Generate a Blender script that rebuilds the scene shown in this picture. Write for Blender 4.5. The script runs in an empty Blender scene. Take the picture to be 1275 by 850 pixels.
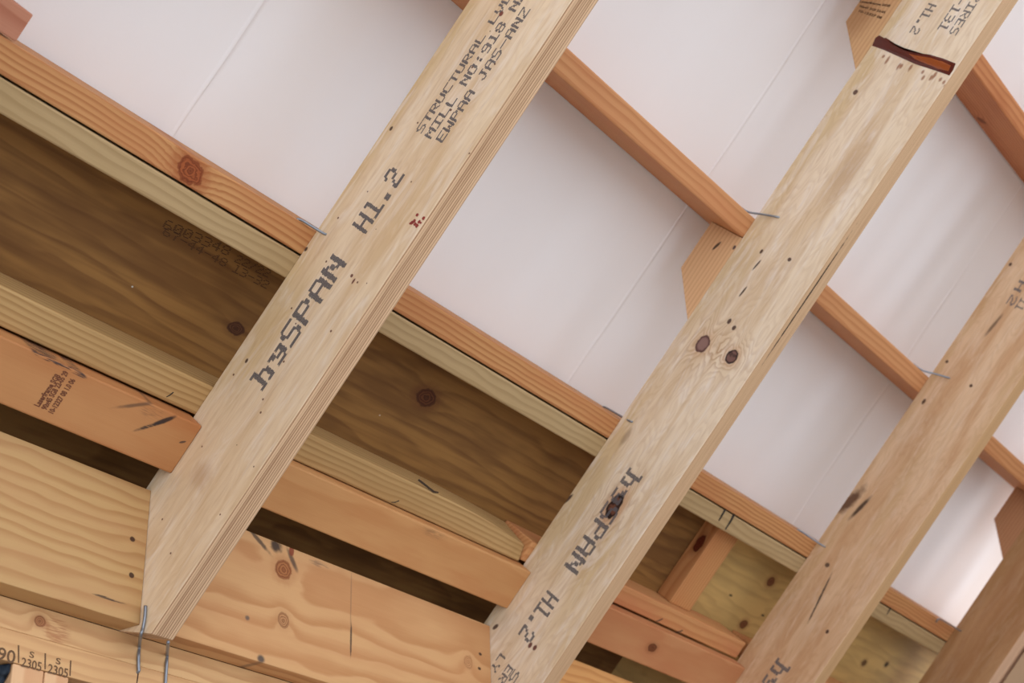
import bpy, bmesh, math, random
import numpy as np
from mathutils import Matrix, Vector

random.seed(7)
scn = bpy.context.scene
col = scn.collection
Q = math.sqrt(0.5)
BASE = 2.972            # height of the rafter datum above the floor slab

# ------------------------------------------------------------------ frames
# roof frame: X along the wall (to the right), r up the slope, D out of the roof into the room
RF = Matrix(((-1, 0, 0), (0, Q, Q), (0, Q, -Q)))
ROOF = Matrix.Translation((0, 0, BASE)) @ RF.to_4x4()
# wall frame: X along the wall, o outwards (= -y), z up
WF = Matrix(((-1, 0, 0), (0, -1, 0), (0, 0, 1)))
WALL = Matrix.Translation((0, 0, BASE)) @ WF.to_4x4()

# ------------------------------------------------------------------ camera
F = 1928.8164
MC = np.array([[ 0.578635849,  0.555373027,  0.597278289], [ 0.365436491, -0.831251385,  0.418900114], [ 0.729134229, -0.024123341, -0.683945422]])
CC = np.array([-1545.471076965,   145.858106923,  1936.034069914]) / 1000.0
cam_d = bpy.data.cameras.new('camera')
cam_d.sensor_width = 36.0
cam_d.lens = 36.0 * F / 1275.0
cam_d.clip_start = 0.05
cam = bpy.data.objects.new('camera', cam_d)
col.objects.link(cam)
rt = RF @ Vector(MC[0]); dn = RF @ Vector(MC[1]); fw = RF @ Vector(MC[2])
mw = Matrix((rt, -dn, -fw)).transposed().to_4x4()
mw.translation = ROOF @ Vector(CC)
cam.matrix_world = mw
cam_d.dof.use_dof = True
cam_d.dof.focus_distance = 2.45
cam_d.dof.aperture_fstop = 6.3
scn.camera = cam

# ------------------------------------------------------------------ light
scn.view_settings.view_transform = 'Standard'
scn.view_settings.look = 'None'
scn.view_settings.gamma = 1
scn.view_settings.use_curve_mapping = False
scn.view_settings.exposure = 0.0
w = bpy.data.worlds.new('sky'); scn.world = w; w.use_nodes = True
bg = w.node_tree.nodes['Background']
bg.inputs[0].default_value = (0.95, 1.0, 1.08, 1)
bg.inputs[1].default_value = 1.68

def area(name, loc, target, sx, sy, power, color):
    l = bpy.data.lights.new(name, 'AREA'); l.shape = 'RECTANGLE'; l.size = sx; l.size_y = sy
    l.energy = power; l.color = color
    o = bpy.data.objects.new(name, l); col.objects.link(o)
    o.location = loc
    d = Vector(target) - Vector(loc)
    o.rotation_euler = d.to_track_quat('-Z', 'Z').to_euler()
    return o
# added fill lamp on the unseen left side, brightens the left-facing rafter faces
area('left_fill_lamp', (5.08, 2.75, 1.5), (0.0, 2.75, 1.5), 4.2, 1.9, 75, (1.0, 0.96, 0.91))
# warm daylight thrown up from the sunlit ground outside the gable, entering over the last rafter
area('gable_daylight', ROOF @ Vector((4.8, .2, 1.2)), ROOF @ Vector((2.85, .2, -.14)), 1.0, 1.0, 12, (1.0, 0.86, 0.72))

# ------------------------------------------------------------------ pixel helpers (image point -> point on a real plane)
def ray(q):
    return MC.T @ np.array([(q[0] - 637.5) / F, (q[1] - 425) / F, 1.0])
def onX(q, X):
    d = ray(q); return CC + d * (X - CC[0]) / d[0]
def onD(q, D):
    d = ray(q); return CC + d * (D - CC[2]) / d[2]
def onR(q, R):
    d = ray(q); return CC + d * (R - CC[1]) / d[1]
def ony(q, y):                      # -> wall frame (X, o, z)
    d = ray(q); d = np.array([d[0], (d[1] + d[2]) * Q, (d[1] - d[2]) * Q])
    c = np.array([CC[0], (CC[1] + CC[2]) * Q, (CC[1] - CC[2]) * Q])
    p = c + d * (y - c[1]) / d[1]
    return np.array([p[0], -p[1], p[2]])

# ------------------------------------------------------------------ node helpers
class NT:
    def __init__(s, name):
        s.m = bpy.data.materials.new(name); s.m.use_nodes = True
        s.t = s.m.node_tree; s.n = s.t.nodes; s.l = s.t.links
        s.bsdf = s.n['Principled BSDF']
    def put(s, sock, v):
        if isinstance(v, bpy.types.NodeSocket): s.l.new(v, sock)
        elif isinstance(v, (tuple, list)) and len(v) == 3 and sock.type == 'RGBA': sock.default_value = (*v, 1)
        else: sock.default_value = v
    def m_(s, op, a, b=0.0, c=0.0, clamp=False):
        n = s.n.new('ShaderNodeMath'); n.operation = op; n.use_clamp = clamp
        s.put(n.inputs[0], a); s.put(n.inputs[1], b); s.put(n.inputs[2], c)
        return n.outputs[0]
    def add(s, a, b): return s.m_('ADD', a, b)
    def sub(s, a, b): return s.m_('SUBTRACT', a, b)
    def mul(s, a, b): return s.m_('MULTIPLY', a, b)
    def sstep(s, v, a, b, lo=0.0, hi=1.0):
        n = s.n.new('ShaderNodeMapRange'); n.interpolation_type = 'SMOOTHSTEP'
        s.put(n.inputs['Value'], v)
        n.inputs['From Min'].default_value = a; n.inputs['From Max'].default_value = b
        n.inputs['To Min'].default_value = lo; n.inputs['To Max'].default_value = hi
        return n.outputs['Result']
    def vec(s, x, y, z):
        n = s.n.new('ShaderNodeCombineXYZ')
        s.put(n.inputs[0], x); s.put(n.inputs[1], y); s.put(n.inputs[2], z)
        return n.outputs[0]
    def noise(s, v, scale=1.0, detail=2.0, rough=0.5, dist=0.0):
        n = s.n.new('ShaderNodeTexNoise')
        s.put(n.inputs['Vector'], v); n.inputs['Scale'].default_value = scale
        n.inputs['Detail'].default_value = detail; n.inputs['Roughness'].default_value = rough
        n.inputs['Distortion'].default_value = dist
        return n.outputs[0]
    def mix(s, f, a, b):
        n = s.n.new('ShaderNodeMix'); n.data_type = 'RGBA'
        s.put(n.inputs[0], f); s.put(n.inputs[6], a); s.put(n.inputs[7], b)
        return n.outputs[2]
    def coords(s, origin=(0, 0, 0)):
        t = s.n.new('ShaderNodeTexCoord')
        v = s.n.new('ShaderNodeVectorMath'); v.operation = 'ADD'
        s.l.new(t.outputs['Object'], v.inputs[0]); v.inputs[1].default_value = origin
        x = s.n.new('ShaderNodeSeparateXYZ'); s.l.new(v.outputs[0], x.inputs[0])
        return v.outputs[0], x.outputs
    def done(s, color, rough=0.6, bump=None, bstr=0.15, spec=0.3, bdist=0.001):
        s.put(s.bsdf.inputs['Base Color'], color)
        s.put(s.bsdf.inputs['Roughness'], rough)
        s.bsdf.inputs['Specular IOR Level'].default_value = spec
        if bump is not None:
            b = s.n.new('ShaderNodeBump'); b.inputs['Strength'].default_value = bstr
            b.inputs['Distance'].default_value = bdist
            s.put(b.inputs['Height'], bump); s.l.new(b.outputs[0], s.bsdf.inputs['Normal'])
        return s.m

def lin(c):
    return tuple(((v / 255) / 12.92 if v / 255 <= 0.04045 else ((v / 255 + 0.055) / 1.055) ** 2.4) for v in c)

def ell(N, c, u, v, k, wob):
    """ellipse distance of a knot or spot given in the two face axes"""
    du = N.sub(c[u], k['u']); dv = N.sub(c[v], k['v'])
    ca, sa = math.cos(k.get('ang', 0)), math.sin(k.get('ang', 0))
    p = N.add(N.mul(du, ca / k['ru']), N.mul(dv, sa / k['ru']))
    q = N.add(N.mul(du, -sa / k['rv']), N.mul(dv, ca / k['rv']))
    d = N.m_('SQRT', N.add(N.mul(p, p), N.mul(q, q)))
    return N.add(d, N.mul(N.sub(wob, 0.5), k.get('wob', 0.5)))

def wood(name, origin, axis, light, dark, freq=180, pith=(0.03, 0.09), warp=0.01, late=0.6,
         blotch=None, bl_amt=0.3, face=(0, 1), knots=(), spots=(), rough=0.62, seed=0.0, fiber=0.25, specks=0.0, tint=None, fs=(9, 420)):
    """sawn softwood: growth rings round a pith line, fibres, blotches, knots"""
    N = NT(name)
    P, c = N.coords(origin)
    ax = [i for i in range(3) if i != axis]
    g, a, b = c[axis], c[ax[0]], c[ax[1]]
    low = N.vec(N.add(N.mul(g, 2.2), seed), N.mul(a, 9), N.mul(b, 9))
    n1 = N.noise(low, 1.0, 3, 0.5)
    low2 = N.vec(N.add(N.mul(g, 5.0), seed + 9.3), N.mul(a, 14), N.mul(b, 14))
    n2 = N.noise(low2, 1.0, 2, 0.5)
    wob = N.noise(N.vec(N.mul(c[0], 90), N.mul(c[1], 90), N.mul(c[2], 90)), 1.0, 2)
    ra = N.add(N.sub(a, pith[0]), N.mul(N.sub(n1, 0.5), warp))
    rb = N.add(N.sub(b, pith[1]), N.mul(N.sub(n2, 0.5), warp * 0.8))
    kd = []
    bul = None
    for k in knots:
        d = ell(N, c, face[0], face[1], k, wob); kd.append((k, d))
        e = N.mul(N.m_('EXPONENT', N.mul(N.mul(d, d), -0.22)), k.get('bulge', 0.012))
        bul = e if bul is None else N.add(bul, e)
    d = N.m_('SQRT', N.add(N.mul(ra, ra), N.mul(rb, rb)))
    if bul is not None: d = N.add(d, bul)
    t = N.m_('FRACT', N.mul(d, freq))
    lt = N.mul(N.sstep(t, 0.25, 0.85), N.sstep(t, 0.85, 1.0, 1.0, 0.0))
    fib = N.noise(N.vec(N.add(N.mul(g, fs[0]), seed), N.mul(a, fs[1]), N.mul(b, fs[1])), 1.0, 2)
    lat = N.m_('MULTIPLY', lt, late)
    lat = N.add(lat, N.mul(N.sub(fib, 0.5), fiber))
    lat = N.m_('ADD', lat, 0.0, clamp=True)
    colr = N.mix(lat, light, dark)
    if blotch is not None:
        bn = N.noise(N.vec(N.add(N.mul(g, 3), seed + 3.1), N.mul(a, 16), N.mul(b, 16)), 1.0, 3, 0.6)
        colr = N.mix(N.mul(N.sstep(bn, 0.42, 0.68), bl_amt), colr, blotch)
    for k, d in kd:
        dk = k.get('dark', lin((95, 55, 35))); md = k.get('mid', lin((150, 90, 55)))
        halo = N.mul(N.sstep(d, 1.0, 2.1, 1, 0), k.get('halo', 0.35))
        colr = N.mix(halo, colr, md)
        rg = N.m_('FRACT', N.mul(d, k.get('rings', 3.5)))
        rgm = N.mul(N.sstep(rg, 0.3, 0.9), 0.75)
        kc = N.mix(rgm, md, dk)
        kc = N.mix(N.mul(N.sstep(d, 0.35, 0.0, 0, 1), k.get('eye', 0.6)), kc, dk)
        kc = N.mix(N.mul(N.mul(N.sstep(d, 0.75, 0.98), k.get('rim', 0.6)), 1.0), kc, dk)
        colr = N.mix(N.sstep(d, 1.12, 0.92, 0, 1), colr, kc)
    colr = spotted(N, c, face, colr, spots, wob, g, a, b)
    if specks: colr = N.mix(speck(N, P, specks), colr, lin((70, 38, 26)))
    colr = tinted(N, colr, tint, name)
    return N.done(colr, rough, N.add(N.mul(lt, 0.6), fib), 0.25, 0.25, 0.0006)

TINT = {
    'rafter_edge_c': (0.96, 0.92, 0.96),
    'rafter_edge_a': (0.98, 0.98, 1.02),
    'cleat_pine_b': (1.05, 1.15, 1.25),
    'plain_blocking_pine': (0.88, 0.88, 0.84),
    'pink_pine': (0.74, 0.74, 0.72),
    'orange_pine_a': (0.823, 0.845, 0.775),
    'orange_pine_b': (1.0, 1.06, 1.02),
    'orange_pine_d': (0.899, 0.879, 0.82),
    'green_treated_pine_a': (0.833, 0.786, 0.888),
    'green_treated_pine_b': (0.825, 0.79, 0.807),
    'stamped_pine': (0.788, 0.825, 0.728),
    'honey_pine_wall_a': (0.78, 0.85, 0.97),
    'honey_pine_wall_b': (0.92, 0.97, 1.1),
    'plate_pine_a': (.93, .98, 1.15),
    'plate_pine_b': (.93, .98, 1.15),
    'pink_pine_stub': (0.835, 0.837, 0.605),
    'green_treated_plywood': (1.5, 1.36, 1.36),
    'knotty_blocking_pine': (0.798, 0.757, 0.64),
    'cleat_pine_a': (1.1, 1.25, 1.4),
    'rafter_veneer_a': (1.0, 1.06, 1.1),
    'rafter_veneer_b': (1.0, 1.1, 1.22),
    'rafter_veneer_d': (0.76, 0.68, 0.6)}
def tinted(N, colr, tint, name):
    """overall tone of one board"""
    tint = tint or TINT.get(name)
    if not tint: return colr
    n = N.n.new('ShaderNodeVectorMath'); n.operation = 'MULTIPLY'
    N.l.new(colr, n.inputs[0]); n.inputs[1].default_value = tint
    return n.outputs[0]

def spotted(N, c, face, colr, spots, wob, g, a, b):
    for k in spots:
        f = k.get('face', face)
        d = ell(N, c, f[0], f[1], k, wob)
        m = N.sstep(d, 1.0 + k.get('soft', 0.25), 1.0 - k.get('soft', 0.25), 0, 1)
        if k.get('streak'):
            s = N.noise(N.vec(N.mul(g, 40), N.mul(a, 500), N.mul(b, 500)), 1.0, 2)
            m = N.mul(m, N.sstep(s, k['streak'] - 0.12, k['streak'] + 0.12))
        colr = N.mix(N.mul(m, k.get('amt', 0.9)), colr, k['col'])
    return colr

def speck(N, P, dens):
    v = N.n.new('ShaderNodeTexVoronoi'); v.feature = 'F1'
    N.l.new(P, v.inputs['Vector']); v.inputs['Scale'].default_value = 42
    s = N.n.new('ShaderNodeSeparateColor'); N.l.new(v.outputs['Color'], s.inputs[0])
    # cell id gives each speck its own size; most cells have none
    r = N.mul(N.sstep(s.outputs[0], 1.0 - dens, 1.0), 0.075)
    return N.mul(N.sstep(N.sub(v.outputs['Distance'], r), 0.0, 0.02, 1, 0), N.sstep(s.outputs[0], 1.0 - dens, 1.02 - dens))

def veneer(name, origin, base, tan, yel, pale, knots=(), spots=(), seed=0.0, specks=0.3, face=(1, 2), figure=0.35, tint=None):
    """face veneer of laminated timber: soft streaks along the grain, knots with swirling figure"""
    N = NT(name)
    P, c = N.coords(origin)
    g, a, b = c[1], c[2], c[0]
    wob = N.noise(N.vec(N.mul(c[0], 80), N.mul(c[1], 80), N.mul(c[2], 80)), 1.0, 2)
    big = N.noise(N.vec(N.add(N.mul(g, 2.6), seed), N.mul(a, 22), 0.0), 1.0, 3, 0.55, 0.6)
    fine = N.noise(N.vec(N.add(N.mul(g, 12), seed + 4), N.mul(a, 160), 0.0), 1.0, 3, 0.6)
    pa = N.noise(N.vec(N.add(N.mul(g, 7), seed + 17), N.mul(a, 40), 0.0), 1.0, 4, 0.65, 1.2)
    ye = N.noise(N.vec(N.add(N.mul(g, 2.0), seed + 31), N.mul(a, 12), 0.0), 1.0, 2)
    colr = N.mix(N.sstep(big, 0.36, 0.68), base, tan)
    colr = N.mix(N.mul(N.sstep(N.add(ye, N.sstep(c[2], 0.045, 0.0, 0, 0.22)), 0.55, 0.75), 0.6), colr, yel)
    colr = N.mix(N.mul(N.sstep(pa, 0.46, 0.72), 0.6), colr, pale)
    # figure: contour lines of a slow field, swirling round the knots
    fld = N.add(N.mul(N.noise(N.vec(N.add(N.mul(g, 4.5), seed + 50), N.mul(a, 18), 0.0), 1.0, 2, 0.5), 1.0), 0.0)
    kd = []
    for k in knots:
        d = ell(N, c, face[0], face[1], k, wob); kd.append((k, d))
        fld = N.add(fld, N.mul(N.m_('EXPONENT', N.mul(d, -0.40)), k.get('swirl', 0.8)))
    t = N.m_('FRACT', N.mul(fld, 16))
    ln = N.mul(N.mul(N.sstep(t, 0.2, 0.8), N.sstep(t, 0.8, 1.0, 1, 0)), figure)
    for k, d in kd: ln = N.add(ln, N.mul(ln, N.sstep(d, 5.0, 1.0, 0, 2.2)))
    colr = N.mix(ln, colr, lin((168, 122, 82)))
    colr = N.mix(N.mul(N.sstep(fine, 0.46, 0.78), 0.34), colr, lin((184, 144, 106)))
    for k, d in kd:
        dk = k.get('dark', lin((74, 46, 40))); md = k.get('mid', lin((128, 90, 74)))
        colr = N.mix(N.mul(N.sstep(d, 1.0, 2.2, 1, 0), k.get('halo', 0.3)), colr, lin((190, 135, 95)))
        kc = N.mix(N.sstep(d, 0.62, 0.95), md, dk)
        kc = N.mix(N.mul(N.sstep(wob, 0.45, 0.6), k.get('burn', 0.0)), kc, lin((30, 20, 18)))
        colr = N.mix(N.sstep(d, 1.12, 0.95, 0, 1), colr, kc)
    colr = spotted(N, c, face, colr, spots, wob, g, a, b)
    if specks: colr = N.mix(N.mul(speck(N, P, specks), 0.85), colr, lin((92, 44, 34)))
    colr = tinted(N, colr, tint, name)
    return N.done(colr, 0.6, N.add(fine, N.mul(ln, -1.0)), 0.2, 0.25, 0.0005)

def plies(name, origin, light, dark, n=13, seed=0.0, spots=(), contrast=0.75, tint=None):
    """sawn edge of laminated timber: thin veneers side by side"""
    N = NT(name)
    P, c = N.coords(origin)
    x = N.mul(c[0], n / 0.045)
    wv = N.noise(N.vec(N.mul(c[0], 60), N.add(N.mul(c[1], 6), seed), N.mul(c[2], 60)), 1.0, 2)
    x = N.add(x, N.mul(wv, 0.7))
    t = N.m_('FRACT', x)
    ln = N.mul(N.sstep(t, 0.55, 0.92), N.sstep(t, 0.94, 1.0, 1, 0))
    idn = N.n.new('ShaderNodeTexWhiteNoise'); idn.noise_dimensions = '1D'
    N.put(idn.inputs['W'], N.add(N.m_('FLOOR', x), seed))
    st = N.noise(N.vec(N.mul(c[0], 420), N.add(N.mul(c[1], 9), seed), N.mul(c[2], 60)), 1.0, 3, 0.6)
    f = N.add(N.mul(ln, contrast), N.mul(N.sub(idn.outputs[0], 0.35), 0.9 * contrast))
    f = N.m_('ADD', f, N.mul(N.sub(st, 0.5), 0.9), clamp=True)
    colr = N.mix(f, light, dark)
    wob = N.noise(N.vec(N.mul(c[0], 80), N.mul(c[1], 80), N.mul(c[2], 80)), 1.0, 2)
    colr = spotted(N, c, (1, 0), colr, spots, wob, c[1], c[0], c[2])
    colr = tinted(N, colr, tint, name)
    return N.done(colr, 0.65, N.add(f, st), 0.25, 0.2, 0.0006)

def plain(name, color, rough=0.6, metal=0.0, spec=0.4, var=0.0):
    N = NT(name)
    if var:
        P, c = N.coords()
        n = N.noise(P, 60, 3)
        color = N.mix(N.mul(n, var), color, tuple(v * 0.4 for v in color))
    N.bsdf.inputs['Metallic'].default_value = metal
    return N.done(color, rough, spec=spec)

# ------------------------------------------------------------------ object helpers
def tag(o, label=None, cat=None, group=None, kind=None):
    if label: o['label'] = label
    if cat: o['category'] = cat
    if group: o['group'] = group
    if kind: o['kind'] = kind
    return o

def link(name, bm, mats, origin=(0, 0, 0), frame=ROOF, parent=None, smooth=False):
    """bm holds frame coordinates; the object's origin is put at `origin` in that frame"""
    bmesh.ops.translate(bm, verts=bm.verts, vec=-Vector(origin))
    bmesh.ops.recalc_face_normals(bm, faces=bm.faces)
    me = bpy.data.meshes.new(name); bm.to_mesh(me); bm.free()
    for m in (mats if isinstance(mats, (list, tuple)) else [mats]): me.materials.append(m)
    if smooth:
        for p in me.polygons: p.use_smooth = True
    o = bpy.data.objects.new(name, me); col.objects.link(o)
    if parent is None:
        o.matrix_world = frame @ Matrix.Translation(origin)
    else:
        o.parent = parent
        o.location = Vector(origin) - Vector(parent['_o'])
    o['_o'] = tuple(origin)
    return o

def box_bm(lo, hi, bev=0.002, cuts=0, warp=None, axis=0):
    bm = bmesh.new()
    bmesh.ops.create_cube(bm, size=1)
    for v in bm.verts:
        v.co = Vector([lo[i] + (v.co[i] + 0.5) * (hi[i] - lo[i]) for i in range(3)])
    if bev: bmesh.ops.bevel(bm, geom=list(bm.edges), offset=bev, segments=2, profile=0.5, affect='EDGES')
    if cuts:
        for i in range(1, cuts):
            p = Vector(lo); p[axis] = lo[axis] + (hi[axis] - lo[axis]) * i / cuts
            n = Vector((0, 0, 0)); n[axis] = 1
            bmesh.ops.bisect_plane(bm, geom=bm.verts[:] + bm.edges[:] + bm.faces[:], plane_co=p, plane_no=n)
    if warp:
        for v in bm.verts: v.co = Vector(warp(v.co))
    return bm

def prism_bm(poly, e0, e1, axis, bev=0.0):
    """extrude a polygon given in the two other axes along `axis`"""
    bm = bmesh.new()
    ax = [i for i in range(3) if i != axis]
    rings = []
    for e in (e0, e1):
        vs = []
        for p in poly:
            c = [0, 0, 0]; c[axis] = e; c[ax[0]] = p[0]; c[ax[1]] = p[1]
            vs.append(bm.verts.new(c))
        rings.append(vs)
    bm.faces.new(rings[0]); bm.faces.new(list(reversed(rings[1])))
    n = len(poly)
    for i in range(n):
        bm.faces.new((rings[0][i], rings[1][i], rings[1][(i + 1) % n], rings[0][(i + 1) % n]))
    bmesh.ops.recalc_face_normals(bm, faces=bm.faces)
    if bev: bmesh.ops.bevel(bm, geom=list(bm.edges), offset=bev, segments=2, profile=0.5, affect='EDGES')
    return bm

def tube_bm(pts, rad, seg=8, sub=6):
    """round wire along a smoothed polyline"""
    P = [Vector(p) for p in pts]
    path = []
    for i in range(len(P) - 1):
        p0 = P[max(i - 1, 0)]; p1 = P[i]; p2 = P[i + 1]; p3 = P[min(i + 2, len(P) - 1)]
        for k in range(sub):
            t = k / sub
            path.append(0.5 * ((2 * p1) + (p2 - p0) * t + (2 * p0 - 5 * p1 + 4 * p2 - p3) * t * t + (3 * p1 - p0 - 3 * p2 + p3) * t ** 3))
    path.append(P[-1])
    bm = bmesh.new(); rings = []
    up = Vector((0.3, 0.5, 0.81))
    for i, p in enumerate(path):
        d = (path[min(i + 1, len(path) - 1)] - path[max(i - 1, 0)]).normalized()
        a = d.cross(up).normalized(); b = d.cross(a)
        rings.append([bm.verts.new(p + (a * math.cos(2 * math.pi * j / seg) + b * math.sin(2 * math.pi * j / seg)) * rad) for j in range(seg)])
    for r0, r1 in zip(rings, rings[1:]):
        for j in range(seg): bm.faces.new((r0[j], r0[(j + 1) % seg], r1[(j + 1) % seg], r1[j]))
    bm.faces.new(rings[0]); bm.faces.new(list(reversed(rings[-1])))
    return bm

def patch_bm(pts, nrm, lift=0.0003, dome=0.0):
    """thin patch lying on a surface: outline points, raised in the middle when domed"""
    bm = bmesh.new(); n = Vector(nrm)
    vs = [bm.verts.new(Vector(p) + n * lift) for p in pts]
    lo = [bm.verts.new(Vector(p) - n * 0.0002) for p in pts]
    if dome:
        c = sum((v.co for v in vs), Vector()) / len(vs)
        inn = [bm.verts.new(v.co.lerp(c, 0.35) + n * dome) for v in vs]
        m = len(vs)
        for i in range(m): bm.faces.new((vs[i], vs[(i + 1) % m], inn[(i + 1) % m], inn[i]))
        bm.faces.new(inn)
    else:
        bm.faces.new(vs)
    for i in range(len(vs)): bm.faces.new((vs[i], lo[i], lo[(i + 1) % len(vs)], vs[(i + 1) % len(vs)]))
    bmesh.ops.triangulate(bm, faces=bm.faces[:])
    return bm

# ------------------------------------------------------------------ ink-jet lettering (dots and dashes)
FONT = {
 'A': '01110 10001 10001 11111 10001 10001 10001', 'C': '01111 10000 10000 10000 10000 10000 01111',
 'D': '11110 10001 10001 10001 10001 10001 11110', 'E': '11111 10000 10000 11110 10000 10000 11111',
 'F': '11111 10000 10000 11110 10000 10000 10000', 'G': '01111 10000 10000 10011 10001 10001 01111',
 'H': '10001 10001 10001 11111 10001 10001 10001', 'I': '11111 00100 00100 00100 00100 00100 11111',
 'J': '00111 00010 00010 00010 00010 10010 01100', 'L': '10000 10000 10000 10000 10000 10000 11111',
 'M': '10001 11011 10101 10101 10001 10001 10001', 'N': '10001 11001 10101 10101 10011 10001 10001',
 'O': '01110 10001 10001 10001 10001 10001 01110', 'P': '11110 10001 10001 11110 10000 10000 10000',
 'R': '11110 10001 10001 11110 10100 10010 10001', 'S': '01111 10000 10000 01110 00001 00001 11110',
 'T': '11111 00100 00100 00100 00100 00100 00100', 'U': '10001 10001 10001 10001 10001 10001 01110',
 'V': '10001 10001 10001 10001 01010 01010 00100', 'W': '10001 10001 10001 10101 10101 11011 10001',
 'X': '10001 10001 01010 00100 01010 10001 10001', 'Y': '10001 10001 01010 00100 00100 00100 00100',
 'Z': '11111 00001 00010 00100 01000 10000 11111', 'h': '11000 01000 01110 01001 01001 01001 11011',
 'y': '00000 00000 11011 01001 00111 00001 01110', '0': '01110 10001 10011 10101 11001 10001 01110',
 '1': '01100 00100 00100 00100 00100 00100 11111', '2': '01110 10001 00001 00110 01000 10000 11111',
 '3': '11110 00001 00001 01110 00001 00001 11110', '4': '00010 00110 01010 10010 11111 00010 00010',
 '5': '11111 10000 11110 00001 00001 10001 01110', '6': '01110 10000 10000 11110 10001 10001 01110',
 '7': '11111 00001 00010 00100 00100 00100 00100', '8': '01110 10001 10001 01110 10001 10001 01110',
 '9': '01110 10001 10001 01111 00001 00001 01110', '.': '00000 00000 00000 00000 00000 01100 01100',
 '-': '00000 00000 00000 11111 00000 00000 00000', ':': '00000 00100 00100 00000 00100 00100 00000',
 '/': '00001 00010 00010 00100 01000 01000 10000', ' ': '00000 00000 00000 00000 00000 00000 00000'}

def inkjet_bm(text, p0, du, dv, nrm, width, height, rows=1, jit=0.3, slant=0.0, fill=0.8, gap=1.0):
    """p0: lower left corner of the writing, du / dv: reading and upward unit vectors, width of the whole line"""
    bm = bmesh.new()
    du, dv, n, p0 = Vector(du), Vector(dv), Vector(nrm), Vector(p0)
    ncol = len(text) * (5 + gap) - gap
    cw = width / ncol; ch = height / (7 * rows)
    rnd = random.Random(hash(len(text) * 31 + ord(text[0])) % 999)
    for i, chx in enumerate(text):
        bits = FONT[chx].split()
        for rI in range(7):
            row = bits[rI]; k = 0
            while k < 5:
                if row[k] == '1':
                    e = k
                    while e < 5 and row[e] == '1': e += 1
                    for s in range(rows):
                        y1 = height - (rI * rows + s) * ch; y0 = y1 - ch * fill
                        a = (i * (5 + gap) + k - rnd.random() * jit) * cw
                        b = (i * (5 + gap) + e + rnd.random() * jit) * cw
                        sh = slant * (y0 + y1) / 2
                        q = [(a + sh, y0), (b + sh, y0), (b + sh, y1), (a + sh, y1)]
                        vs = [bm.verts.new(p0 + du * u + dv * v + n * 0.0003) for u, v in q]
                        bm.faces.new(vs)
                    k = e
                else: k += 1
    return bm

def font_bm(text, p0, du, dv, nrm, width, height, bold=0.0):
    """smooth lettering: Blender's built-in face scaled into width x height"""
    cu = bpy.data.curves.new('lettering', 'FONT'); cu.body = text; cu.resolution_u = 3; cu.offset = bold
    ob = bpy.data.objects.new('lettering', cu); col.objects.link(ob)
    dg = bpy.context.evaluated_depsgraph_get()
    me = bpy.data.meshes.new_from_object(ob.evaluated_get(dg))
    bpy.data.objects.remove(ob); bpy.data.curves.remove(cu)
    bm = bmesh.new(); bm.from_mesh(me); bpy.data.meshes.remove(me)
    xs = [v.co.x for v in bm.verts]; ys = [v.co.y for v in bm.verts]
    x0, x1, y0, y1 = min(xs), max(xs), min(ys), max(ys)
    du, dv, n, p0 = Vector(du), Vector(dv), Vector(nrm), Vector(p0)
    for v in bm.verts:
        v.co = p0 + du * ((v.co.x - x0) / (x1 - x0) * width) + dv * ((v.co.y - y0) / (y1 - y0) * height) + n * 0.0004
    return bm

# ================================================================== dimensions
S = 0.911; T = 0.045; H = 0.202
RX = [i * S for i in range(5)]
ink = plain('grey_ink', lin((96, 92, 96)), 0.7)
ink_brown = plain('brown_stamp_ink', lin((112, 66, 44)), 0.7)
ink_dark = plain('dark_brown_ink', lin((104, 76, 52)), 0.75)
marker = plain('black_marker', lin((36, 34, 36)), 0.6)
galv = plain('galvanised_wire', lin((150, 156, 166)), 0.42, 0.75, 0.5, 0.4)

# ================================================================== structure
def kn(q, plane, val, ru, rv, **k):
    p = dict(X=onX, D=onD, R=onR, y=ony)[plane](q, val)
    ax = dict(X=(1, 2), D=(0, 1), R=(0, 2), y=(0, 2))[plane]
    return dict(u=float(p[ax[0]]), v=float(p[ax[1]]), ru=ru, rv=rv, **k)

# floor slab
N = NT('concrete'); P, c = N.coords()
n = N.noise(P, 3.0, 6, 0.6); n2 = N.noise(P, 45, 3)
floor_m = N.done(N.mix(n, lin((156, 154, 152)), lin((182, 180, 178))), 0.8, n2, 0.1)
bm = box_bm((-5.2, -5.5, -BASE - 0.12), (5.2, 0.43, -BASE), 0.0)
tag(link('floor', bm, floor_m, (0, 0, -BASE), WALL), 'grey concrete floor slab of the unfinished room', kind='structure')

# outside skin of the low wall; unseen end wall, its opening added for light
sheet = plain('fibre_cement', lin((150, 128, 108)), 0.8, var=0.2)
tag(link('wall_back', box_bm((-5.0, 0.430, -BASE), (4.6, 0.442, -0.70), 0.0), sheet, (0, 0.43, -BASE), WALL),
    'outer sheet of the low wall behind the timber studs', kind='structure')
bm = bmesh.new()
for lo, hi in (((-5.05, -.45, -BASE), (-4.95, 0.43, 0.3)), ((-5.05, -5.05, -BASE), (-4.95, -.45, -BASE + 0.3)),
               ((-5.05, -5.05, -BASE + 2.7), (-4.95, -.45, 0.3)), ((-5.05, -5.4, -BASE), (-4.95, -5.05, 0.3))):
    b2 = box_bm(lo, hi, 0.0); me = bpy.data.meshes.new('t'); b2.to_mesh(me); b2.free(); bm.from_mesh(me); bpy.data.meshes.remove(me)
tag(link('wall_left', bm, plain('lining_board', lin((196, 186, 172)), 0.8), (-5.0, 0, -BASE), WALL),
    'unseen end wall with an opening added to let light in, left of the rafters', kind='structure')

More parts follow.
